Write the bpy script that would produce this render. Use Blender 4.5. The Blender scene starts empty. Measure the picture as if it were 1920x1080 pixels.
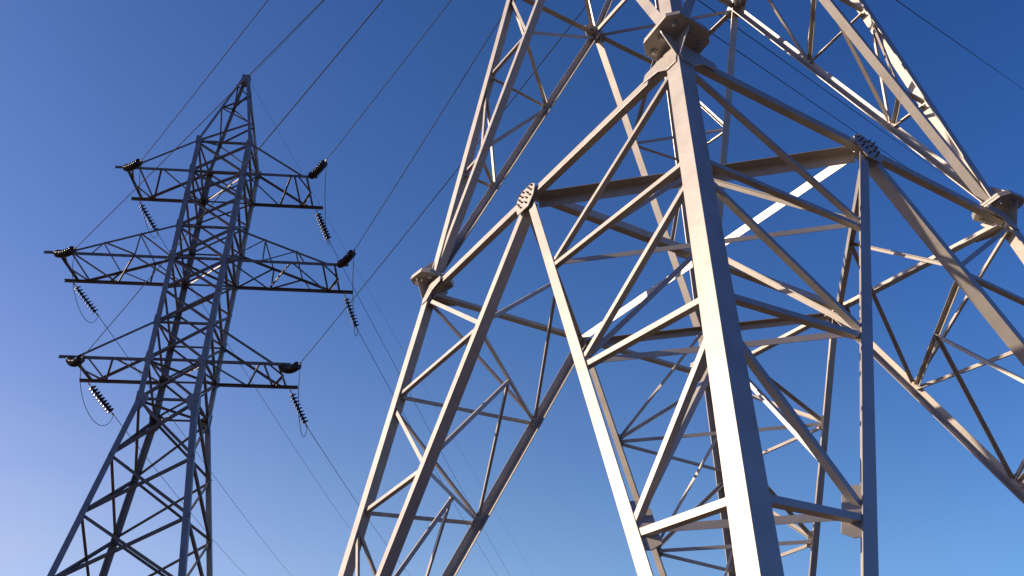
import bpy, bmesh, math, random
from mathutils import Vector as V, Matrix
random.seed(7)
sc = bpy.context.scene

# ------------------------------------------------------------------ camera
EYE = 1.60
FPX = 1595.13
PITCH, ROLL = 0.5403, -0.0029
Fv = V((0, math.cos(PITCH), math.sin(PITCH)))
R0 = V((1, 0, 0)); U0 = R0.cross(Fv)
Rv = math.cos(ROLL) * R0 + math.sin(ROLL) * U0
Uv = -math.sin(ROLL) * R0 + math.cos(ROLL) * U0
cd = bpy.data.cameras.new('camera'); cam = bpy.data.objects.new('camera', cd)
sc.collection.objects.link(cam); sc.camera = cam
cd.sensor_width = 36; cd.lens = 36 * FPX / 1920; cd.clip_start = 0.05; cd.clip_end = 6000
m = Matrix((Rv, Uv, -Fv)).transposed().to_4x4(); m.translation = V((0, 0, EYE)); cam.matrix_world = m
EYEP = V((0, 0, EYE))
def ray(px, py):                       # direction of sight for a place in the photograph
    return (Fv + (px - 960) / FPX * Rv - (py - 540) / FPX * Uv).normalized()

# ------------------------------------------------------------------ sky, sun, exposure
SUN_EL = math.radians(27); SUN_AZ = math.radians(-86)      # azimuth from +Y, clockwise positive
w = bpy.data.worlds.new('World'); sc.world = w; w.use_nodes = True
nt = w.node_tree; nt.nodes.clear()
out = nt.nodes.new('ShaderNodeOutputWorld'); bg = nt.nodes.new('ShaderNodeBackground')
sky = nt.nodes.new('ShaderNodeTexSky'); sky.sky_type = 'NISHITA'; sky.sun_disc = False
sky.sun_elevation = SUN_EL; sky.sun_rotation = SUN_AZ
sky.air_density = 1.0; sky.dust_density = 0.6; sky.ozone_density = 3.0; sky.altitude = 200
bg.inputs['Strength'].default_value = 0.105  # tinted below
tcw = nt.nodes.new('ShaderNodeTexCoord'); sep = nt.nodes.new('ShaderNodeSeparateXYZ')
nt.links.new(tcw.outputs['Generated'], sep.inputs[0])
rmp = nt.nodes.new('ShaderNodeValToRGB'); nt.links.new(sep.outputs['Z'], rmp.inputs['Fac'])     # clear-sky tint by height above the horizon
el = rmp.color_ramp.elements
el[0].position = 0.0; el[0].color = (1.25, 1.20, 1.50, 1)
el[1].position = 0.80; el[1].color = (0.50, 0.74, 1.20, 1)
for p_, c3 in ((0.22, (1.42, 1.28, 1.42)), (0.50, (0.80, 0.97, 1.38))):
    e_ = el.new(p_); e_.color = (*c3, 1)
mul = nt.nodes.new('ShaderNodeMix'); mul.data_type = 'RGBA'; mul.blend_type = 'MULTIPLY'; mul.inputs['Factor'].default_value = 1
nt.links.new(sky.outputs[0], mul.inputs[6]); nt.links.new(rmp.outputs['Color'], mul.inputs[7])
rx = nt.nodes.new('ShaderNodeValToRGB'); mr_ = nt.nodes.new('ShaderNodeMapRange')     # warmer towards the sun, deeper blue away from it
mr_.inputs['From Min'].default_value = -1; mr_.inputs['From Max'].default_value = 1
nt.links.new(sep.outputs['X'], mr_.inputs['Value']); nt.links.new(mr_.outputs[0], rx.inputs['Fac'])
el = rx.color_ramp.elements; el[0].position = 0.22; el[0].color = (.93, .82, .80, 1); el[1].position = 0.78; el[1].color = (.42, .70, .87, 1)
e_ = el.new(0.5); e_.color = (.68, .82, .83, 1)
mul2 = nt.nodes.new('ShaderNodeMix'); mul2.data_type = 'RGBA'; mul2.blend_type = 'MULTIPLY'; mul2.inputs['Factor'].default_value = 1
nt.links.new(mul.outputs[2], mul2.inputs[6]); nt.links.new(rx.outputs['Color'], mul2.inputs[7])
# added tint: darkens the unseen sky behind the camera so shaded steel goes deeper
rb = nt.nodes.new('ShaderNodeValToRGB'); mb_ = nt.nodes.new('ShaderNodeMapRange')
mb_.inputs['From Min'].default_value = -1; mb_.inputs['From Max'].default_value = 1
nt.links.new(sep.outputs['Y'], mb_.inputs['Value']); nt.links.new(mb_.outputs[0], rb.inputs['Fac'])
rb.color_ramp.elements[0].position = 0.35; rb.color_ramp.elements[0].color = (.42, .50, .70, 1)
rb.color_ramp.elements[1].position = 0.75; rb.color_ramp.elements[1].color = (1, 1, 1, 1)
mul3 = nt.nodes.new('ShaderNodeMix'); mul3.data_type = 'RGBA'; mul3.blend_type = 'MULTIPLY'; mul3.inputs['Factor'].default_value = 1
nt.links.new(mul2.outputs[2], mul3.inputs[6]); nt.links.new(rb.outputs['Color'], mul3.inputs[7])
# a thin veil of high cloud low in the sky on the sun's side
cn_ = nt.nodes.new('ShaderNodeTexNoise'); cn_.inputs['Scale'].default_value = 3.2; cn_.inputs['Detail'].default_value = 7; cn_.inputs['Roughness'].default_value = .55
mp_ = nt.nodes.new('ShaderNodeMapping'); mp_.inputs['Scale'].default_value = (1.0, 1.4, 5.0); mp_.inputs['Rotation'].default_value = (0, 0.35, 0)
nt.links.new(tcw.outputs['Generated'], mp_.inputs['Vector']); nt.links.new(mp_.outputs[0], cn_.inputs['Vector'])
def mrange(sock, a, b, c, d):
    n_ = nt.nodes.new('ShaderNodeMapRange'); n_.clamp = True
    for k_, v_ in zip(('From Min', 'From Max', 'To Min', 'To Max'), (a, b, c, d)): n_.inputs[k_].default_value = v_
    nt.links.new(sock, n_.inputs['Value']); return n_.outputs[0]
def times(a, b):
    n_ = nt.nodes.new('ShaderNodeMath'); n_.operation = 'MULTIPLY'; nt.links.new(a, n_.inputs[0]); nt.links.new(b, n_.inputs[1]); return n_.outputs[0]
cf = times(times(mrange(cn_.outputs['Fac'], .35, .75, .15, 1), mrange(sep.outputs['Z'], .20, .36, .55, 0)), mrange(sep.outputs['X'], -.52, -.33, 1, 0))
cl = nt.nodes.new('ShaderNodeMix'); cl.data_type = 'RGBA'; nt.links.new(cf, cl.inputs['Factor'])
nt.links.new(mul3.outputs[2], cl.inputs[6]); cl.inputs[7].default_value = (3.9, 4.3, 5.4, 1)
nt.links.new(cl.outputs[2], bg.inputs['Color']); nt.links.new(bg.outputs[0], out.inputs['Surface'])
sd = V((math.sin(SUN_AZ) * math.cos(SUN_EL), math.cos(SUN_AZ) * math.cos(SUN_EL), math.sin(SUN_EL)))
ld = bpy.data.lights.new('sun', 'SUN'); ld.energy = 5.0; ld.angle = math.radians(0.5); ld.color = (1.0, 0.80, 0.60)
lo = bpy.data.objects.new('sun', ld); sc.collection.objects.link(lo)
lo.rotation_euler = sd.to_track_quat('Z', 'Y').to_euler()
sc.view_settings.view_transform = 'Standard'; sc.view_settings.look = 'None'
sc.view_settings.gamma = 1; sc.view_settings.exposure = 0.3; sc.view_settings.use_curve_mapping = False

# ------------------------------------------------------------------ materials
def mat(name, base, rough=0.5, metal=0.0, var=0.12, scale=6.0, stain=None, stain_amt=0.0, bump=0.0, spec=0.5):
    mt = bpy.data.materials.new(name); mt.use_nodes = True; n = mt.node_tree.nodes; l = mt.node_tree.links
    b = n['Principled BSDF']; b.inputs['Roughness'].default_value = rough; b.inputs['Metallic'].default_value = metal
    b.inputs['Specular IOR Level'].default_value = spec
    tc = n.new('ShaderNodeTexCoord'); nz = n.new('ShaderNodeTexNoise'); nz.inputs['Scale'].default_value = scale
    nz.inputs['Detail'].default_value = 8; l.new(tc.outputs['Object'], nz.inputs['Vector'])
    r = n.new('ShaderNodeValToRGB'); l.new(nz.outputs['Fac'], r.inputs['Fac'])
    lo_, hi = [c * (1 - var) for c in base], [min(1, c * (1 + var)) for c in base]
    r.color_ramp.elements[0].position = 0.3; r.color_ramp.elements[0].color = (*lo_, 1)
    r.color_ramp.elements[1].position = 0.7; r.color_ramp.elements[1].color = (*hi, 1)
    col = r.outputs['Color']
    if stain:
        n2 = n.new('ShaderNodeTexNoise'); n2.inputs['Scale'].default_value = scale * 2.3; n2.inputs['Detail'].default_value = 10
        n2.inputs['Roughness'].default_value = 0.7
        l.new(tc.outputs['Object'], n2.inputs['Vector'])
        r2 = n.new('ShaderNodeValToRGB'); r2.color_ramp.elements[0].position = 0.62; r2.color_ramp.elements[1].position = 0.74
        r2.color_ramp.elements[1].color = (stain_amt,) * 3 + (1,)
        l.new(n2.outputs['Fac'], r2.inputs['Fac'])
        mx = n.new('ShaderNodeMix'); mx.data_type = 'RGBA'; l.new(r2.outputs['Color'], mx.inputs['Factor'])
        l.new(col, mx.inputs[6]); mx.inputs[7].default_value = (*stain, 1); col = mx.outputs[2]
    l.new(col, b.inputs['Base Color'])
    n3 = n.new('ShaderNodeTexNoise'); n3.inputs['Scale'].default_value = scale * 8; n3.inputs['Detail'].default_value = 4
    l.new(tc.outputs['Object'], n3.inputs['Vector'])
    mr = n.new('ShaderNodeMapRange'); mr.inputs['To Min'].default_value = rough * 0.85; mr.inputs['To Max'].default_value = min(1, rough * 1.2)
    l.new(n3.outputs['Fac'], mr.inputs['Value']); l.new(mr.outputs[0], b.inputs['Roughness'])
    if bump:
        bp = n.new('ShaderNodeBump'); bp.inputs['Strength'].default_value = bump; bp.inputs['Distance'].default_value = 0.004
        l.new(n3.outputs['Fac'], bp.inputs['Height']); l.new(bp.outputs[0], b.inputs['Normal'])
    return mt
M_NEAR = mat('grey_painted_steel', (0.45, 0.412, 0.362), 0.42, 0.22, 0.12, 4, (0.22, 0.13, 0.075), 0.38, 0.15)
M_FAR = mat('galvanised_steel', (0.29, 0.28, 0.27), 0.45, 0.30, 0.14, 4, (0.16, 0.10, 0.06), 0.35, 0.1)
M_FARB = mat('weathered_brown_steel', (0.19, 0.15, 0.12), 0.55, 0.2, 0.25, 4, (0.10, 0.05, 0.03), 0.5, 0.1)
M_RUST = mat('rusty_bolt_steel', (0.20, 0.14, 0.10), 0.6, 0.3, 0.3, 20, (0.18, 0.08, 0.04), 0.6, 0.3)
M_BOLT = mat('zinc_bolt_steel', (0.42, 0.40, 0.37), 0.4, 0.5, 0.2, 20, (0.16, 0.08, 0.04), 0.5, 0.2)
M_INS = mat('dark_glazed_insulator', (0.030, 0.014, 0.011), 0.25, 0.0, 0.2, 8)
M_WIRE = mat('weathered_aluminium_wire', (0.03, 0.03, 0.035), 0.85, 0.0, 0.1, 5)
M_CONC = mat('rough_concrete', (0.34, 0.32, 0.29), 0.9, 0, 0.2, 6, (0.18, 0.16, 0.13), 0.5, 0.6)
M_GRASS = mat('dry_autumn_grass', (0.042, 0.022, 0.010), 0.95, 0, 0.45, 0.6, (0.05, 0.045, 0.02), 0.8, 0.8)

# ------------------------------------------------------------------ helpers
C = sc.collection
def obj(name, verts, faces, material, parent=None, origin=V((0, 0, 0)), smooth=False):
    me = bpy.data.meshes.new(name); me.from_pydata([tuple(V(v) - origin) for v in verts], [], faces)
    bm = bmesh.new(); bm.from_mesh(me); bmesh.ops.recalc_face_normals(bm, faces=bm.faces); bm.to_mesh(me); bm.free()
    me.materials.append(material)
    if smooth:
        for p in me.polygons: p.use_smooth = True
    o = bpy.data.objects.new(name, me); C.objects.link(o)
    if parent is not None: o.parent = parent
    else: o.location = origin
    return o
def thing(name, label, cat, loc, group=None):
    o = bpy.data.objects.new(name, None); C.objects.link(o); o.location = loc; o.empty_display_size = 0.3
    o['label'] = label; o['category'] = cat
    if group: o['group'] = group
    return o
class MB:
    def __init__(s): s.v = []; s.f = []
    def poly(s, vs, fs):
        k = len(s.v); s.v += vs; s.f += [tuple(k + i for i in f) for f in fs]
    def angle(s, a, b, d1, d2, wd, th, w2=None):
        """L section from a to b, heel on the line, flanges along d1 and d2"""
        w2 = w2 or wd
        a = V(a); b = V(b); ax = (b - a).normalized()
        e1 = (d1 - ax * d1.dot(ax)).normalized(); e2 = d2 - ax * d2.dot(ax); e2 = (e2 - e1 * e2.dot(e1)).normalized()
        pr = [(0, 0), (wd, 0), (wd, th), (th, th), (th, w2), (0, w2)]
        vs = [p + e1 * x + e2 * y for p in (a, b) for x, y in pr]
        fs = [(0, 1, 2, 3), (0, 3, 4, 5), (6, 9, 8, 7), (6, 11, 10, 9)] + [(i, (i + 1) % 6, 6 + (i + 1) % 6, 6 + i) for i in range(6)]
        s.poly(vs, fs)
    def plate(s, pts, n, th):
        n = n.normalized(); k = len(pts); vs = [V(p) + n * (th / 2) for p in pts] + [V(p) - n * (th / 2) for p in pts]
        s.poly(vs, [tuple(range(k)), tuple(range(2 * k - 1, k - 1, -1))] + [(i, (i + 1) % k, k + (i + 1) % k, k + i) for i in range(k)])
    def cyl(s, a, b, r, n=8, r2=None):
        a = V(a); b = V(b); ax = (b - a).normalized(); t = V((0, 0, 1)) if abs(ax.z) < .9 else V((1, 0, 0))
        e1 = ax.cross(t).normalized(); e2 = ax.cross(e1); r2 = r if r2 is None else r2
        vs = [a + (e1 * math.cos(q) + e2 * math.sin(q)) * r for q in [2 * math.pi * i / n for i in range(n)]]
        vs += [b + (e1 * math.cos(q) + e2 * math.sin(q)) * r2 for q in [2 * math.pi * i / n for i in range(n)]]
        s.poly(vs, [tuple(range(n - 1, -1, -1)), tuple(range(n, 2 * n))] + [(i, (i + 1) % n, n + (i + 1) % n, n + i) for i in range(n)])
    def tube(s, pts, r, n=6):
        pts = [V(p) for p in pts]; k = len(pts); rings = []
        for i, p in enumerate(pts):
            ax = (pts[min(i + 1, k - 1)] - pts[max(i - 1, 0)]).normalized()
            t = V((0, 0, 1)) if abs(ax.z) < .95 else V((1, 0, 0))
            e1 = ax.cross(t).normalized(); e2 = ax.cross(e1)
            rings += [p + (e1 * math.cos(q) + e2 * math.sin(q)) * r for q in [2 * math.pi * j / n for j in range(n)]]
        fs = [tuple(range(n - 1, -1, -1)), tuple(range((k - 1) * n, k * n))]
        for i in range(k - 1):
            for j in range(n): fs.append((i * n + j, i * n + (j + 1) % n, (i + 1) * n + (j + 1) % n, (i + 1) * n + j))
        s.poly(rings, fs)
    def build(s, name, material, parent=None, origin=V((0, 0, 0)), smooth=False):
        return obj(name, s.v, s.f, material, parent, origin, smooth)
JIT = [0]
def jit():                              # tiny unique setback so no two flanges share a plane
    JIT[0] = (JIT[0] + 7) % 23; return 0.0006 * JIT[0]
Z = V((0, 0, 1))

# ------------------------------------------------------------------ ground
def ground():
    N = 60; ext = 3000; vs = []; fs = []
    def u(i): t = (i / N) * 2 - 1; return ext * (abs(t) ** 3) * (1 if t > 0 else -1)
    for j in range(N + 1):
        for i in range(N + 1):
            x, y = u(i), u(j); r = math.hypot(x, y)
            z = 0.25 * math.sin(x * .045 + 1) * math.cos(y * .05) * min(1, r / 60) if r < 600 else 0
            vs.append(V((x, y, z)))
    for j in range(N):
        for i in range(N): k = j * (N + 1) + i; fs.append((k, k + 1, k + N + 2, k + N + 1))
    o = obj('ground', vs, fs, M_GRASS, smooth=True); o['kind'] = 'structure'
ground()

# ================================================================== NEAR TOWER
S = 2.35
q = dict(cx=0.9234, cy=3.5378, yaw=0.5503, zN=2.3254, s1=0.1672, s2=0.1452, zU=4.4987, zF=-0.5974, asp=0.9976, zM=2.2848)
c_, s_ = math.cos(q['yaw']), math.sin(q['yaw'])
NC = V((q['cx'] * S, q['cy'] * S, 0))
LX = V((c_, s_, 0)); LY = V((-s_, c_, 0))
def hw(z): return 1 + q['s1'] * (q['zN'] - z) if z < q['zN'] else 1 - q['s2'] * (z - q['zN'])
SG = {1: (-1, -1), 2: (-1, 1), 3: (1, -1), 4: (1, 1)}
def npt(k, z):
    a, b = SG[k]; h = hw(z) * S
    return NC + LX * (a * h) + LY * (b * h * q['asp']) + Z * (z * S + EYE)
ROOT = V((NC.x, NC.y, 0))
near = thing('lattice_tower', 'big pale grey steel lattice tower standing on wide splayed legs close to the camera', 'pylon', ROOT,
             'steel lattice towers of the power line')
FACES = [(1, 2), (1, 3), (2, 4), (3, 4)]
def outn(a, b):                          # horizontal outward normal of a face
    v = V(((SG[a][0] + SG[b][0]) / 2, (SG[a][1] + SG[b][1]) / 2)); return (LX * v.x + LY * v.y).normalized()
def fn(a, b, up=False):                  # true normal (face leans)
    e = (npt(b, 0) - npt(a, 0)).normalized()
    z0, z1 = (3, 4) if up else (0, 1)
    m0 = (npt(a, z0) + npt(b, z0)) / 2; m1 = (npt(a, z1) + npt(b, z1)) / 2
    n = e.cross((m1 - m0).normalized()).normalized()
    return n if n.dot(outn(a, b)) > 0 else -n
zN, zM, zU, zF = q['zN'], q['zM'], q['zU'], q['zF']
P = {}
for k in SG:
    P['N%d' % k] = npt(k, zN); P['Q%d' % k] = npt(k, zM); P['F%d' % k] = npt(k, zF); P['U%d' % k] = npt(k, zU)
for a, b in FACES:
    P['M%d%d' % (a, b)] = (P['Q%d' % a] + P['Q%d' % b]) / 2
    P['V%d%d' % (a, b)] = (P['U%d' % a] + P['U%d' % b]) / 2
def lerp(a, b, t): return a + (b - a) * t
def nb(name, a, b, d1, d2, wd, th=0.008, w2=None, mt=None, off=V((0, 0, 0))):
    mb = MB(); mb.angle(a + off, b + off, d1, d2, wd, th, w2); return mb.build(name, mt or M_NEAR, near, ROOT)
# --- footings, legs
for k in SG:
    f = P['F%d' % k]; n2 = MB()
    r0, r1 = 0.42, 0.30
    sq = [(-1, -1), (1, -1), (1, 1), (-1, 1)]
    vs = [V((f.x + x * r0, f.y + y * r0, -0.5)) for x, y in sq] + [V((f.x + x * r1, f.y + y * r1, f.z - 0.0)) for x, y in sq]
    n2.poly(vs, [(3, 2, 1, 0), (4, 5, 6, 7)] + [(i, (i + 1) % 4, 4 + (i + 1) % 4, 4 + i) for i in range(4)])
    n2.build('footing', M_CONC, near, ROOT)
LW, LT = 0.157, 0.016
for k in SG:
    a, b = SG[k]; dx = LX * -a; dy = LY * -b
    axl = (P['F%d' % k] - P['N%d' % k]).normalized(); axu = (P['U%d' % k] - P['N%d' % k]).normalized()
    nb('leg_post', P['N%d' % k] + axl * 0.10, P['F%d' % k], dx, dy, LW, LT)
    nb('leg_post', P['N%d' % k] + axu * 0.06, P['U%d' % k], dx, dy, LW * .92, LT)
# --- faces
TG = [0.185, 0.378, 0.592, 0.80]         # nodes on the main diagonals
TH = [0.21, 0.405, 0.605, 0.80]          # nodes on the legs
BW = 0.047
def inplane(a, b, n, toward):            # direction in the face, square to the bar, pointing to 'toward'
    ax = (b - a).normalized(); d = n.cross(ax).normalized()
    return d if d.dot(toward - a) > 0 else -d
def facebar(name, a, b, n, wd, toward=None, back=0.0, flip=False, trim=0.0, trim2=None, w2=None):
    """angle bar lying in a face: one flange flat in the face, the other pointing in"""
    ax = (b - a).normalized(); d = n.cross(ax).normalized()
    if toward is not None and d.dot(toward - a) < 0: d = -d
    elif toward is None and d.z < 0: d = -d
    if flip: d = -d
    o = -d * (wd / 2) - n * (back + jit())
    return nb(name, a + ax * trim, b - ax * (trim if trim2 is None else trim2), d, -n, wd, 0.006 if wd < .08 else 0.010, w2, off=o)
def gusset(c0, n, e1, e2, w1, h1, back, name='gusset_plate', corner=0.3, mt=None):
    mb = MB(); pts = []
    for x, y in [(-1, -1 + corner), (-1 + corner, -1), (1 - corner, -1), (1, -1 + corner), (1, 1 - corner), (1 - corner, 1), (-1 + corner, 1), (-1, 1 - corner)]:
        pts.append(c0 + e1 * (x * w1) + e2 * (y * h1) - n * back)
    mb.plate(pts, n, 0.010); return mb.build(name, mt or M_NEAR, near, ROOT)
G = {}; H = {}
for k in SG:
    for i, t in enumerate(TH): H[k, i] = lerp(P['N%d' % k], P['F%d' % k], t)
for a, b in FACES:
    Mk = 'M%d%d' % (a, b)
    for k in (a, b):
        for i, t in enumerate(TG): G[Mk, k, i] = lerp(P[Mk], P['F%d' % k], t)
SETB = LT + 0.003
for a, b in FACES:
    Mk = 'M%d%d' % (a, b); Vk = 'V%d%d' % (a, b); n = fn(a, b); nu = fn(a, b, True); M = P[Mk]
    for k, o in ((a, b), (b, a)):
        N = P['Q%d' % k]; F = P['F%d' % k]
        e = (M - N).normalized()
        # horizontal head beam half
        facebar('head_beam', N + e * 0.10, M - e * 0.02, n, 0.095, back=SETB, toward=N + Z * 5, w2=.07 if a == 1 else .13)
        # main diagonal of the portal
        ax = (F - M).normalized()
        facebar('portal_diagonal', M + ax * 0.05, F, n, 0.108, back=SETB, toward=P['Q%d' % k], w2=.115)
        # zigzag between leg and diagonal
        prev = N
        for i in range(4):
            g = G[Mk, k, i]; h = H[k, i]
            dn = (F - N).normalized() * 0.055
            facebar('lattice_brace', prev + dn, g, n, BW, back=SETB + 0.012, trim=0.10, trim2=.03)
            facebar('lattice_brace', g + dn * 0.8, h, n, BW, back=SETB + 0.012, trim=0.03, trim2=.10)
            prev = h + dn
        # upper stage: bars from the node up to the apex of the face above
        Nn = P['N%d' % k]; A = P[Vk]; au = (A - Nn).normalized()
        facebar('upper_diagonal', Nn + au * 0.12, A - au * 0.05, nu, 0.095, back=SETB, toward=P['U%d' % k], w2=.10 if a == 1 else .135)
        for i, t in enumerate((0.341, 0.66)):
            G[Vk, k, i] = lerp(Nn, A, t)
        facebar('upper_head_beam', P['U%d' % k], A, nu, 0.09, back=SETB, toward=P['U%d' % k] + Z * 5)
        u = P['U%d' % k]
        hh = [lerp(Nn, u, 1 / 3), lerp(Nn, u, 2 / 3)]
        dn = (Nn - u).normalized() * 0.05
        g1, g0 = G[Vk, k, 1], G[Vk, k, 0]
        for p0, p1, ta, tb in ((u + dn, g1, .09, .03), (g1 + dn, hh[1] - dn * .4, .03, .09), (hh[1] + dn * .8, g0, .09, .03), (g0 + dn, hh[0] - dn * .4, .03, .09)):
            facebar('upper_brace', p0, p1, nu, BW, back=SETB + 0.012, trim=ta, trim2=tb)
    # plate over the joint of beams and diagonals
    e = (P['N%d' % b] - P['N%d' % a]).normalized(); upv = n.cross(e).normalized()
    if upv.z < 0: upv = -upv
    gp = MB()
    pts = [M + e * x + upv * y + n * 0.006 for x, y in [(-.10, -.22), (.10, -.22), (.17, -.10), (.17, .04), (.09, .10), (-.09, .10), (-.17, .04), (-.17, -.10)]]
    gp.plate(pts, n, 0.012); gp.build('gusset_plate', M_NEAR, near, ROOT)
    mb = MB()
    for x in (-.11, -.05, .05, .11):
        for y in (-.15, -.08, -.01, .055):
            if abs(x) > .1 and y < -.1: continue
            cpt = M + e * (x + random.uniform(-.004, .004)) + upv * y
            mb.cyl(cpt + n * 0.010, cpt + n * 0.026, 0.0115, 6)
            mb.cyl(cpt + n * 0.026, cpt + n * 0.044, 0.006, 6)
    mb.build('bolt_cluster', M_RUST, near, ROOT)
    # plate at upper apex
    A = P[Vk]; mb = MB()
    mb.plate([A + e * x + upv * y - nu * (SETB + .02) for x, y in [(-.12, -.18), (.12, -.18), (.20, -.04), (.20, .07), (.10, .15), (-.10, .15), (-.20, .07), (-.20, -.04)]], nu, 0.012)
    mb.build('gusset_plate', M_NEAR, near, ROOT)
    # head plates beside the leg nodes
    for k, sgn in ((a, 1), (b, -1)):
        N = P['Q%d' % k]; d = e * sgn
        mb = MB(); pts = [N + d * x + upv * y + n * 0.006 for x, y in [(.0, .10), (.16, .07), (.42, .045), (.44, -.045), (.24, -.08), (.12, -.17), (.0, -.17)]]
        mb.plate(pts, n, 0.012); mb.build('gusset_plate', M_NEAR, near, ROOT)
def bar(name, a, b, up=Z, wd=BW, trim=0.04, side=1, rise=False, trim2=None):
    ax = (b - a).normalized(); d1 = up.cross(ax)
    if d1.length < .1: d1 = LX
    d1.normalize(); d1 *= side; d2 = ax.cross(d1).normalized()
    if (d2.z > 0) != rise: d2 = -d2
    return nb(name, a + ax * trim - d1 * wd / 2, b - ax * (trim if trim2 is None else trim2) - d1 * wd / 2, d1, d2, wd, 0.006, off=-Z * jit())
# --- diaphragm
mids = {'M12': P['M12'], 'M13': P['M13'], 'M24': P['M24'], 'M34': P['M34']}
cen = (P['M12'] + P['M34']) / 2
ringpairs = [('M12', 'M13', 1), ('M12', 'M24', 2), ('M13', 'M34', 3), ('M24', 'M34', 4)]
for a, b, k in ringpairs: bar('ring_beam', P[a] - Z * .02, P[b] - Z * .02, wd=0.12 if k == 1 else .085, trim=.12, side=-1)
for a in mids: bar('cross_beam', P[a] + Z * .01, cen + Z * .01, wd=0.09 if a in ('M12', 'M34') else .10, trim=.06,
                   side=1 if a in ('M12', 'M24') else -1, rise=a in ('M12', 'M34'))
# --- struts joining the two portal diagonals of each leg
for a, b, k in ringpairs:
    X = (P[a] + P[b]) / 2
    for i in range(4):
        g1, g2 = G[a, k, i], G[b, k, i]
        bar('cross_strut', g1, g2, wd=BW, trim=.08)
        bar('cross_strut', g1 - Z * .02, X - Z * .012, wd=BW * .9, trim=.09, trim2=.0)
        bar('cross_strut', g2 - Z * .02, X - Z * .016, wd=BW * .9, trim=.09, trim2=.0)
        X = (g1 + g2) / 2
        for g, mk, oth in ((g1, a, g2), (g2, b, g1)):
            ax = (P['F%d' % k] - P[mk]).normalized(); e = (oth - g).normalized(); hgt = (.09, .11, .19, .22)[i]; wdt = (.10, .12, .17, .18)[i]
            mb = MB(); mb.plate([g + ax * y + e * x for x, y in ((.045, -hgt), (wdt * .7, -hgt), (wdt, -hgt * .6), (wdt, hgt * .8), (wdt * .6, hgt), (.045, hgt))], ax.cross(e), .009)
            mb.build('gusset_plate', M_NEAR, near, ROOT)
# --- upper ring at the top of this stage
for a, b, k in [('V12', 'V13', 1), ('V12', 'V24', 2), ('V13', 'V34', 3), ('V24', 'V34', 4)]:
    bar('upper_ring_beam', P[a] - Z * .03, P[b] - Z * .03, wd=0.06, trim=.12)
    g1, g2 = G[a, k, 1], G[b, k, 1]; X = (P[a] + P[b]) / 2
    bar('upper_strut', g1, g2, wd=.05, trim=.06)
    bar('upper_strut', G[a, k, 0], G[b, k, 0], wd=.05, trim=.06)
    if k == 2: bar('upper_strut', G['V12', 2, 0], G['V24', 2, 1], wd=.05); bar('upper_strut', G['V12', 2, 1], P['V24'] - Z * .05, wd=.05)
    if k == 3: bar('upper_strut', G['V13', 3, 1], G['V34', 3, 0], wd=.05); bar('upper_strut', X, G['V34', 3, 1], wd=.05)
    if k == 4: bar('upper_strut', X, G['V24', 4, 1], wd=.05)
bar('cross_beam', P['V24'] + Z * .01, P['V13'] + Z * .01, wd=0.075); bar('cross_beam', P['V34'] + Z * .03, P['V12'] + Z * .03, wd=0.06)
# --- bolted flange splices at the four nodes
for k in SG:
    N = P['N%d' % k]; a, b = SG[k]; dx = LX * -a; dy = LY * -b
    ax = (P['U%d' % k] - N).normalized()
    dx = (dx - ax * dx.dot(ax)).normalized(); dy = (dy - ax * dy.dot(ax) - dx * dy.dot(dx)).normalized()
    PZ = .075; cn = N + (dx + dy) * 0.035
    for j, (z0, nm) in enumerate(((PZ, "splice_plate"), (PZ + 0.034, "splice_plate"))):
        h = 0.235 - .005 * j; cc = 0.085; mb = MB()
        pts = [cn + dx * x + dy * y + ax * z0 for x, y in [(-h, -h + cc), (-h + cc, -h), (h - cc, -h), (h, -h + cc), (h, h - cc), (h - cc, h), (-h + cc, h), (-h, h - cc)]]
        mb.plate(pts, ax, 0.026); mb.build(nm, M_NEAR, near, ROOT)
    # stiffening fins below and above
    for d, e in ((dx, dy), (dy, dx)):
        for sg in (-1, 1):
            mb = MB(); L = .30
            o = N - e * 0.0
            base = N - d * 0.004
            pts = [N + ax * (PZ - .02), N - d * .165 + ax * (PZ - .02), N - d * .150 + ax * (PZ - .06), N - d * .012 - ax * .20] if sg < 0 else \
                  [N + ax * (PZ + .055), N - d * .165 + ax * (PZ + .055), N - d * .150 + ax * (PZ + .10), N - d * .012 + ax * (PZ + L)]
            mb.plate([p + e * 0.008 for p in pts], e, 0.012); mb.build('stiffener_fin', M_NEAR, near, ROOT)
        mb = MB()
        pts = [N + d * .17 + ax * (PZ - .02), N + d * .29 + ax * (PZ - .02), N + d * .27 + ax * (PZ - .07), N + d * .165 - ax * .16]
        mb.plate([p + e * 0.010 for p in pts], e, 0.012); mb.build('stiffener_fin', M_NEAR, near, ROOT)
    for x, y in ((-.13, .02), (.02, -.13), (.16, -.10), (-.10, .16), (-.13, -.13), (.17, .05), (.05, .17)):
        p = cn + dx * x * 1.05 + dy * y * 1.05 + ax * PZ; mb = MB()
        mb.cyl(p - ax * .036, p - ax * .013, 0.033, 6); mb.cyl(p - ax * .062, p - ax * .036, 0.016, 8)
        mb.cyl(p - ax * .013, p + ax * .047, 0.014, 6); mb.cyl(p + ax * .047, p + ax * .072, 0.033, 6)
        mb.build('bolt', M_BOLT, near, ROOT)
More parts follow.
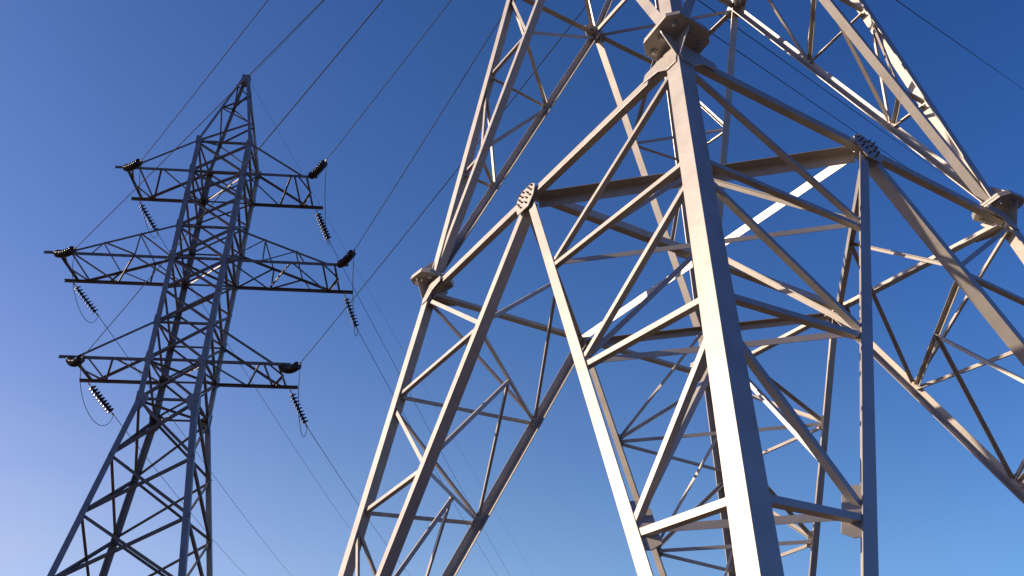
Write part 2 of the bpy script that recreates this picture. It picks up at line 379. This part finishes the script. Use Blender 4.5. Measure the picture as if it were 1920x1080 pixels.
# --- stages above, mostly beyond the top of the picture
def mast():
    zs = [zU, 6.0, 7.3, 8.4, 9.4, 10.4]
    def hp(k, z):
        a, b = SG[k]; h = max(hw(z), .42) * S; return NC + LX * (a * h) + LY * (b * h) + Z * (z * S + EYE)
    for k in SG:
        a, b = SG[k]; mb = MB()
        for z0, z1 in zip(zs, zs[1:]): mb.angle(hp(k, z0), hp(k, z1), LX * -a, LY * -b, .14, .014)
        mb.build('mast_post', M_NEAR, near, ROOT)
    for a, b in FACES:
        n = outn(a, b); mb = MB()
        A = P['V%d%d' % (a, b)]
        for k in (a, b):
            t = hp(k, zs[1]); ax = (t - A).normalized(); d = n.cross(ax)
            facebar('upper_diagonal', A, t, n, .085, back=.02)
        for z0, z1 in zip(zs[1:], zs[2:]):
            for p0, p1 in ((hp(a, z0), hp(b, z1)), (hp(b, z0), hp(a, z1)), (hp(a, z0), hp(b, z0))):
                ax = (p1 - p0).normalized(); mb.angle(p0 - n * (.02 + jit() * 4), p1 - n * (.02 + jit() * 4), n.cross(ax), -n, .06, .006)
        mb.build('mast_lattice', M_NEAR, near, ROOT)
    return hp
hp = mast()

# rolled edges
for o in near.children:
    if o.name.split('.')[0] in ('leg_post', 'portal_diagonal', 'head_beam', 'splice_plate', 'stiffener_fin', 'gusset_plate'):
        bv = o.modifiers.new('bevel', 'BEVEL'); bv.width = .003; bv.segments = 2; bv.limit_method = 'ANGLE'

# ================================================================== FAR TOWER
FCX, FCY, FY = -11.7204, 27.499, 0.0874
TR, SK = -0.0069, 0.157
LV = dict(w=11.5871, a3=13.0701, t3=14.5276, a2=17.2454, t2=18.6629, a1=21.3006, t1=22.7947, pk=27.35)
FC = V((FCX, FCY, 0)); FX = V((math.cos(FY), math.sin(FY), 0)); FYv = V((-math.sin(FY), math.cos(FY), 0))
def fw(z): return 1 - TR * (z - LV['w']) if z > LV['w'] else 1 + SK * (LV['w'] - z)
def fp(a, b, z, h=None):
    h = fw(z) if h is None else h; return FC + FX * (a * h) + FYv * (b * h) + Z * (z + EYE)
far = thing('lattice_tower', 'whole dark steel lattice tower with three pairs of crossarms, farther away on the left', 'pylon', FC.copy(),
            'steel lattice towers of the power line')
K4 = [(-1, -1), (1, -1), (1, 1), (-1, 1)]
def fb(name, a, b, d1, d2, wd, th=.008, parent=far, mt=None):
    mb = MB(); mb.angle(a, b, d1, d2, wd, th); return mb.build(name, mt or M_FAR, parent, FC)
low = [LV['w'], 9.50, 7.50, 5.35, 3.0, 0.6, -EYE + .15]
up = [LV['w'], LV['a3'], LV['t3'], 15.90, LV['a2'], LV['t2'], 20.12, LV['a1'], LV['t1']]
for a, b in K4:
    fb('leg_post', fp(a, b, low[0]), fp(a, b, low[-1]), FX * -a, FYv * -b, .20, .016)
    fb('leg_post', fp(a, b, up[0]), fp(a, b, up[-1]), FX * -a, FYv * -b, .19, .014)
    f = fp(a, b, low[-1]); mb = MB(); sq = [(-1, -1), (1, -1), (1, 1), (-1, 1)]
    vs = [V((f.x + x * .4, f.y + y * .4, -.5)) for x, y in sq] + [V((f.x + x * .28, f.y + y * .28, f.z)) for x, y in sq]
    mb.poly(vs, [(3, 2, 1, 0), (4, 5, 6, 7)] + [(i, (i + 1) % 4, 4 + (i + 1) % 4, 4 + i) for i in range(4)]); mb.build('footing', M_CONC, far, FC)
def fbar(name, p, r, n, wd, back=.02, parent=far, trim=0.0, flip=1):
    ax = (r - p).normalized(); d = n.cross(ax).normalized() * flip
    o = -d * wd / 2 - n * (back + jit() * 1.5)
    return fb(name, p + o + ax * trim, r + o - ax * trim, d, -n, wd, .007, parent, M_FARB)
SIDES = [(K4[i], K4[(i + 1) % 4]) for i in range(4)]
for A, B in SIDES:
    n = (FX * ((A[0] + B[0]) / 2) + FYv * ((A[1] + B[1]) / 2)).normalized()
    for lst, nm, wd in ((low, 'leg_brace', .095), (up, 'body_brace', .085)):
        for i in range(len(lst) - 1):
            z0, z1 = lst[i], lst[i + 1]
            fbar(nm, fp(*A, z0), fp(*B, z1), n, wd, .022); fbar(nm, fp(*B, z0), fp(*A, z1), n, wd, .040, flip=-1)
    for nm in ('w', 'a3', 't3', 'a2', 't2', 'a1', 't1'):
        z = LV[nm]; fbar('girt', fp(*A, z), fp(*B, z), n, .08, .03)
    # gussets
    for nm in ('w', 'a3', 't3', 'a2', 't2', 'a1', 't1'):
        s = {'w': .26, 'a3': .20, 'a2': .17, 'a1': .17}.get(nm, .14)
        for Kc, oth in ((A, B), (B, A)):
            c0 = fp(*Kc, LV[nm]); e = (fp(*oth, LV[nm]) - c0).normalized()
            mb = MB(); dz = .5 if nm == 'w' else .16
            mb.plate([c0 + e * x + Z * y + n * .008 for x, y in ((-.03, -dz), (s * .8, -dz * .8), (s * 1.6, -.02), (s * 1.3, .13), (s * .5, .25), (-.03, .25))], n, .010)
            mb.build('gusset_plate', M_FAR, far, FC)
# horizontal cross-bracing inside the body at waist and crossarm levels
for nm in ('w', 'a3', 'a2', 'a1'):
    z = LV[nm]
    fb('plan_brace', fp(-1, -1, z) - Z * .05, fp(1, 1, z) - Z * .05, FX, -Z, .07, mt=M_FARB); fb('plan_brace', fp(1, -1, z) - Z * .12, fp(-1, 1, z) - Z * .12, FX, -Z, .06, mt=M_FARB)
# peak
tw = .12; pz = [LV['t1'], 24.11, 25.05, 25.88, 26.68, LV['pk']]
def pkp(a, b, z):
    t = (z - LV['t1']) / (LV['pk'] - LV['t1']); h = fw(LV['t1']) * (1 - t) + tw * t; return fp(a, b, z, h)
for a, b in K4: fb('peak_post', pkp(a, b, pz[0]), pkp(a, b, pz[-1]), FX * -a, FYv * -b, .11, .010)
for si, (A, B) in enumerate(SIDES):
    n = (FX * ((A[0] + B[0]) / 2) + FYv * ((A[1] + B[1]) / 2)).normalized()
    for i in range(5):
        L, R_ = (A, B) if (i + (si % 2)) % 2 == 0 else (B, A)
        fbar('peak_brace', pkp(*L, pz[i]), pkp(*R_, pz[i + 1]), n, .06, .015)
mb = MB(); zz = LV['pk'] + .05; mb.plate([fp(a, b, zz, tw + .05) for a, b in K4], Z, .03)
mb.plate([fp(a, b, zz - .35, tw + .05) for a, b in K4], Z, .02)
for A, B in SIDES:
    n = (FX * ((A[0] + B[0]) / 2) + FYv * ((A[1] + B[1]) / 2)).normalized()
    mb.plate([fp(*A, zz - .02, tw + .02), fp(*B, zz - .02, tw + .02), fp(*B, zz - .40, tw + .05), fp(*A, zz - .40, tw + .05)], n, .012)
mb.build('peak_cap', M_FAR, far, FC)
# crossarms
ARM = {'a1': 3.5147, 'a2': 5.0288, 'a3': 3.5026}; TIE = {'a1': 't1', 'a2': 't2', 'a3': 't3'}
tipF = {}; tipR = {}
for nm, L in ARM.items():
    z = LV[nm]; h = fw(z); zt = LV[TIE[nm]]; ht = fw(zt)
    for sx in (-1, 1):
        def Fp(t): return FC + FX * (sx * (L + (h - L) * t)) - FYv * h + Z * (z + EYE)   # t=0 tip, 1 body, front chord
        def Rp(t): return FC + FX * (sx * (L + (h - L) * t)) + FYv * h + Z * (z + EYE)
        ext = .12 if nm == 'a2' else .16
        arm = MB()
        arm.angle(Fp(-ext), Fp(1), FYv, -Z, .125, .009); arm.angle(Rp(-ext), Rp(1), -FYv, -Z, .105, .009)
        arm.angle(Fp(.0), Rp(.0), FX * -sx, -Z, .08, .008)
        arm = arm.build('crossarm', M_FARB, far, FC)
        def ab(p, r, wd=.075, nm_='arm_brace', dz=.012):
            mbx = MB(); ax = (r - p).normalized(); d = Z.cross(ax)
            if d.length < .1: d = FX
            d.normalize(); o = -d * wd / 2 - Z * (dz + jit())
            mbx.angle(p + o, r + o, d, -Z, wd, .006); return mbx.build(nm_, M_FARB, arm, FC)
        me_ = (Fp(0) + Rp(0)) / 2
        if nm == 'a2':
            ab(Fp(.12), Rp(.12)); ab(me_, Rp(.12))
            if sx < 0: zg = [Rp(.12) , Fp(.0)]; seq = [(Fp(.13), Rp(.38)), (Rp(.38), Fp(.68)), (Fp(.68), Rp(1)), (Fp(.05), me_)]
            else: seq = [(Fp(1), Rp(.70)), (Rp(.70), Fp(.41)), (Fp(.41), Rp(.14)), (Fp(.12), me_)]
        else:
            ab(Fp(.21), Rp(.21)); ab(me_, Rp(.21))
            if sx < 0: seq = [(Rp(.21), Fp(.56)), (Fp(.58), Rp(1)), (Fp(.1), me_)]
            else: seq = [(Fp(1), Rp(.57)), (Rp(.57), Fp(.26)), (Fp(.16), me_)]
        for p, r in seq: ab(p, r, dz=.02)
        for sy, chord in ((-1, Fp), (1, Rp)):
            top = FC + FX * (sx * ht) + FYv * (sy * ht) + Z * (zt + EYE)
            tip = chord(.08)
            mbx = MB(); mbx.angle(top, tip, FYv * -sy, -Z, .085, .007); mbx.build('tie_bar', M_FARB, arm, FC)
            if nm == 'a2':
                ns = [lerp(tip, top, .33), lerp(tip, top, .66)]
                cs = [chord(.36), chord(.68)]
                for p, r in ((ns[0], chord(.30)), (ns[0], cs[1]), (ns[1], cs[1]), (ns[1], chord(1))): 
                    mbx = MB(); mbx.angle(p, r, FX, FYv * -sy, .05, .005); mbx.build('arm_brace', M_FARB, arm, FC)
                if sy < 0: keep = ns
                else:
                    for p, r in zip(keep, ns): ab(p, r, .05)
        tipF[nm, sx] = Fp(-.02) - Z * .08; tipR[nm, sx] = Rp(-.04) - Z * .08

# ================================================================== INSULATORS AND WIRES
def disc_profile():
    return [(0.000, .030), (.012, .045), (.030, .048), (.036, .085), (.048, .125), (.062, .136), (.076, .132), (.074, .095), (.082, .090), (.080, .055), (.088, .030), (.115, .020)]
def lathe(mb, p, ax, prof, n=16):
    t = Z if abs(ax.z) < .9 else V((1, 0, 0)); e1 = ax.cross(t).normalized(); e2 = ax.cross(e1); vs = []; fs = []
    for x, r in prof:
        for j in range(n): q_ = 2 * math.pi * j / n; vs.append(p + ax * x + (e1 * math.cos(q_) + e2 * math.sin(q_)) * r)
    for i in range(len(prof) - 1):
        for j in range(n): fs.append((i * n + j, i * n + (j + 1) % n, (i + 1) * n + (j + 1) % n, (i + 1) * n + j))
    fs.append(tuple(range(n - 1, -1, -1))); fs.append(tuple(range((len(prof) - 1) * n, len(prof) * n))); mb.poly(vs, fs)
def string(p, d, label, sag=0.0, nd=9, pitch=.135, link=.20, group='insulator strings on the crossarm ends', k=1.1):
    """string of discs starting at p, going along d, sagging; returns its far end"""
    root = thing('insulator_string', label, 'insulator', p, group); L = link + nd * pitch + .16
    def pt(s): u_ = s / L; return p + d * s - Z * (sag * 4 * u_ * (1 - u_))
    mb = MB(); mb.tube([pt(0), pt(link * .5), pt(link)], .016, 6); mb.cyl(pt(link * .35), pt(link * .6), .032, 8)
    mb.build('link_fitting', M_BOLT, root, p)
    for i in range(nd):
        s0 = link + i * pitch; a = pt(s0); ax = (pt(s0 + pitch) - a).normalized()
        mb = MB(); lathe(mb, a, ax, [(x * pitch / .115 * 1.0, r * k) for x, r in disc_profile()]); mb.build('insulator_disc', M_INS, root, p, True)
    s0 = link + nd * pitch; mb = MB(); mb.tube([pt(s0), pt(s0 + .1), pt(L)], .015, 6); mb.cyl(pt(s0 + .05), pt(L), .034, 8)
    mb.build('tension_clamp', M_BOLT, root, p); return pt(L)
def wire(pts, r, label, name='conductor_wire', group='conductors strung between the towers'):
    mb = MB(); mb.tube(pts, r, 6); o = mb.build(name, M_WIRE, None, V(pts[0]), True)
    o['label'] = label; o['category'] = 'wire'
    if group: o['group'] = group
    return o
def span(a, b, sag, n=24): return [lerp(a, b, i / n) - Z * (4 * sag * (i / n) * (1 - i / n)) for i in range(n + 1)]
def ray_at(px, py, dist): return EYEP + ray(px, py) * dist
nearz = {'a3': 17.2, 'a2': 20.2, 'a1': 23.2}
side = {-1: 'left', 1: 'right'}; lev = {'a1': 'top', 'a2': 'middle', 'a3': 'bottom'}
exitp = {('a1', -1): (500, 0), ('a2', -1): (603, 0), ('a3', -1): (715, 0), ('a1', 1): (843, 0), ('a2', 1): (920, 60), ('a3', 1): (1083, 30)}
frontend = {('a1', -1): (266, 300), ('a2', -1): (142, 465), ('a3', -1): (156, 668), ('a1', 1): (613, 299), ('a2', 1): (665, 468), ('a3', 1): (564, 680)}
rearw = {('a1', -1): (655, 990), ('a2', -1): (546, 1079), ('a3', -1): (462, 1079), ('a1', 1): (957, 1080), ('a2', 1): (933, 1080), ('a3', 1): (770, 1080)}
rearend = {('a1', -1): (299, 443), ('a2', -1): (188, 597), ('a3', -1): (213, 778), ('a1', 1): (618, 454), ('a2', 1): (671, 620), ('a3', 1): (576, 801)}
def meet(pa, pb, z, depth=2.2):          # where the plane through two sight lines crosses the near tower's crossarm line
    n = ray(*pa).cross(ray(*pb)); base = NC + LY * depth + Z * z
    return base + LX * (-(n.dot(base - EYEP)) / n.dot(LX))
def on_ray(px, py, c, L):                # the spot on a sight line at distance L from c (the string's far end)
    d = ray(px, py); t = d.dot(c - EYEP); per = (EYEP + d * t - c).length
    h_ = math.sqrt(max(0, L * L - per * per)); return [EYEP + d * (t - h_), EYEP + d * (t + h_)]
SL = .20 + 9 * .135 + .16
arms_near = {}
for nm in ('a1', 'a2', 'a3'):
    for sx in (-1, 1):
        tF = tipF[nm, sx]; pN = meet(frontend[nm, sx], exitp[nm, sx], nearz[nm]); arms_near[nm, sx] = pN
        e0 = on_ray(*frontend[nm, sx], tF, SL)[0]            # toward the camera side
        end = string(tF, (e0 - tF).normalized(), 'dark insulator string stretched forward from the far tower\'s %s %s crossarm' % (lev[nm], side[sx]), sag=.13 if nm != 'a3' else .22)
        tR = tipR[nm, sx]; e1 = on_ray(*rearend[nm, sx], tR, SL)[1]
        rend = string(tR, (e1 - tR).normalized(), 'dark insulator string hanging behind the far tower\'s %s %s crossarm' % (lev[nm], side[sx]), sag=.02)
        # near end: string fixed to the near tower's upper crossarm
        dirn = (end - pN).normalized()
        nend = string(pN, dirn, 'insulator string at the top edge holding the wire from the %s %s crossarm' % (lev[nm], side[sx]), sag=.05, group='insulator strings on the near tower') if (nm, sx) == ('a3', 1) else pN
        wire(span(end, nend, .10), .013, 'thin wire rising to the upper right from the far tower\'s %s %s crossarm' % (lev[nm], side[sx]))
        wire(span(rend, ray_at(*rearw[nm, sx], 95), .25), .012, 'thin wire falling away behind the far tower from its %s %s crossarm' % (lev[nm], side[sx]))
        # jumper loop from front string end to rear string end
        dr = {'a1': 1.2, 'a2': 1.35, 'a3': 1.35}[nm]; p0, p3 = end, rend
        c1 = p0 - Z * dr * 1.25; c2 = lerp(p0, p3, .92) - Z * dr * 1.0
        J = [p0 * (1 - t) ** 3 + c1 * 3 * t * (1 - t) ** 2 + c2 * 3 * t * t * (1 - t) + p3 * t ** 3 for t in [i / 20 for i in range(21)]]
        wire(J, .011, 'slack jumper wire looping under the far tower\'s %s %s crossarm end' % (lev[nm], side[sx]), 'jumper_wire', 'jumper loops of the far tower')
pk = fp(0, 0, LV['pk'] + .1)
wire(span(pk + FX * .15, meet((474, 134), (603, 0), 27.5, 0), .10), .008, 'thin ground wire rising from the peak of the far tower', 'ground_wire', None)
wire(span(pk + FX * .2 - Z * .3, ray_at(1003, 1080, 110), .3), .006, 'hair-thin ground wire falling to the right from the peak of the far tower', 'ground_wire', None)
# wires of the next span, on the right
P1 = [((1385, 54), (1793, 344), 'upper of two close thin wires crossing behind the right side of the near tower'),
      ((1344, 69), (1828, 401), 'lower of two close thin wires crossing behind the right side of the near tower'),
      ((1680, 0), (1920, 168), 'single thin wire crossing the open sky in the top right corner')]
for (a, b, lab), zz in zip(P1, (17.2, 17.2, 20.2)):
    n = 1; da, db = 24, 62
    pa, pb = ray_at(*a, da), ray_at(*b, db); d = (pb - pa)
    wire([pa - d * .25, pa, lerp(pa, pb, .5), pb, pb + d * .6], .013, lab, group='conductors of the outgoing span')
# near tower crossarms, above the picture
for nm in ('a1', 'a2', 'a3'):
    mb = MB(); z = nearz[nm]; ls = [(arms_near[nm, s] - NC).dot(LX) for s in (-1, 1)]
    x0, x1 = min(ls + [-2.6]), max(ls + [2.6])
    for dy in (-2.2, 2.2):
        mb.angle(NC + LX * x0 + LY * dy + Z * z, NC + LX * x1 + LY * dy + Z * z, LY * (-1 if dy > 0 else 1), -Z, .11, .01)
    for x in (x0, -1.0, 1.0, x1):
        mb.angle(NC + LX * x - LY * 2.2 + Z * (z - .015), NC + LX * x + LY * 2.2 + Z * (z - .015), LX, -Z, .09, .01)
    mb.build('upper_crossarm', M_NEAR, near, ROOT)
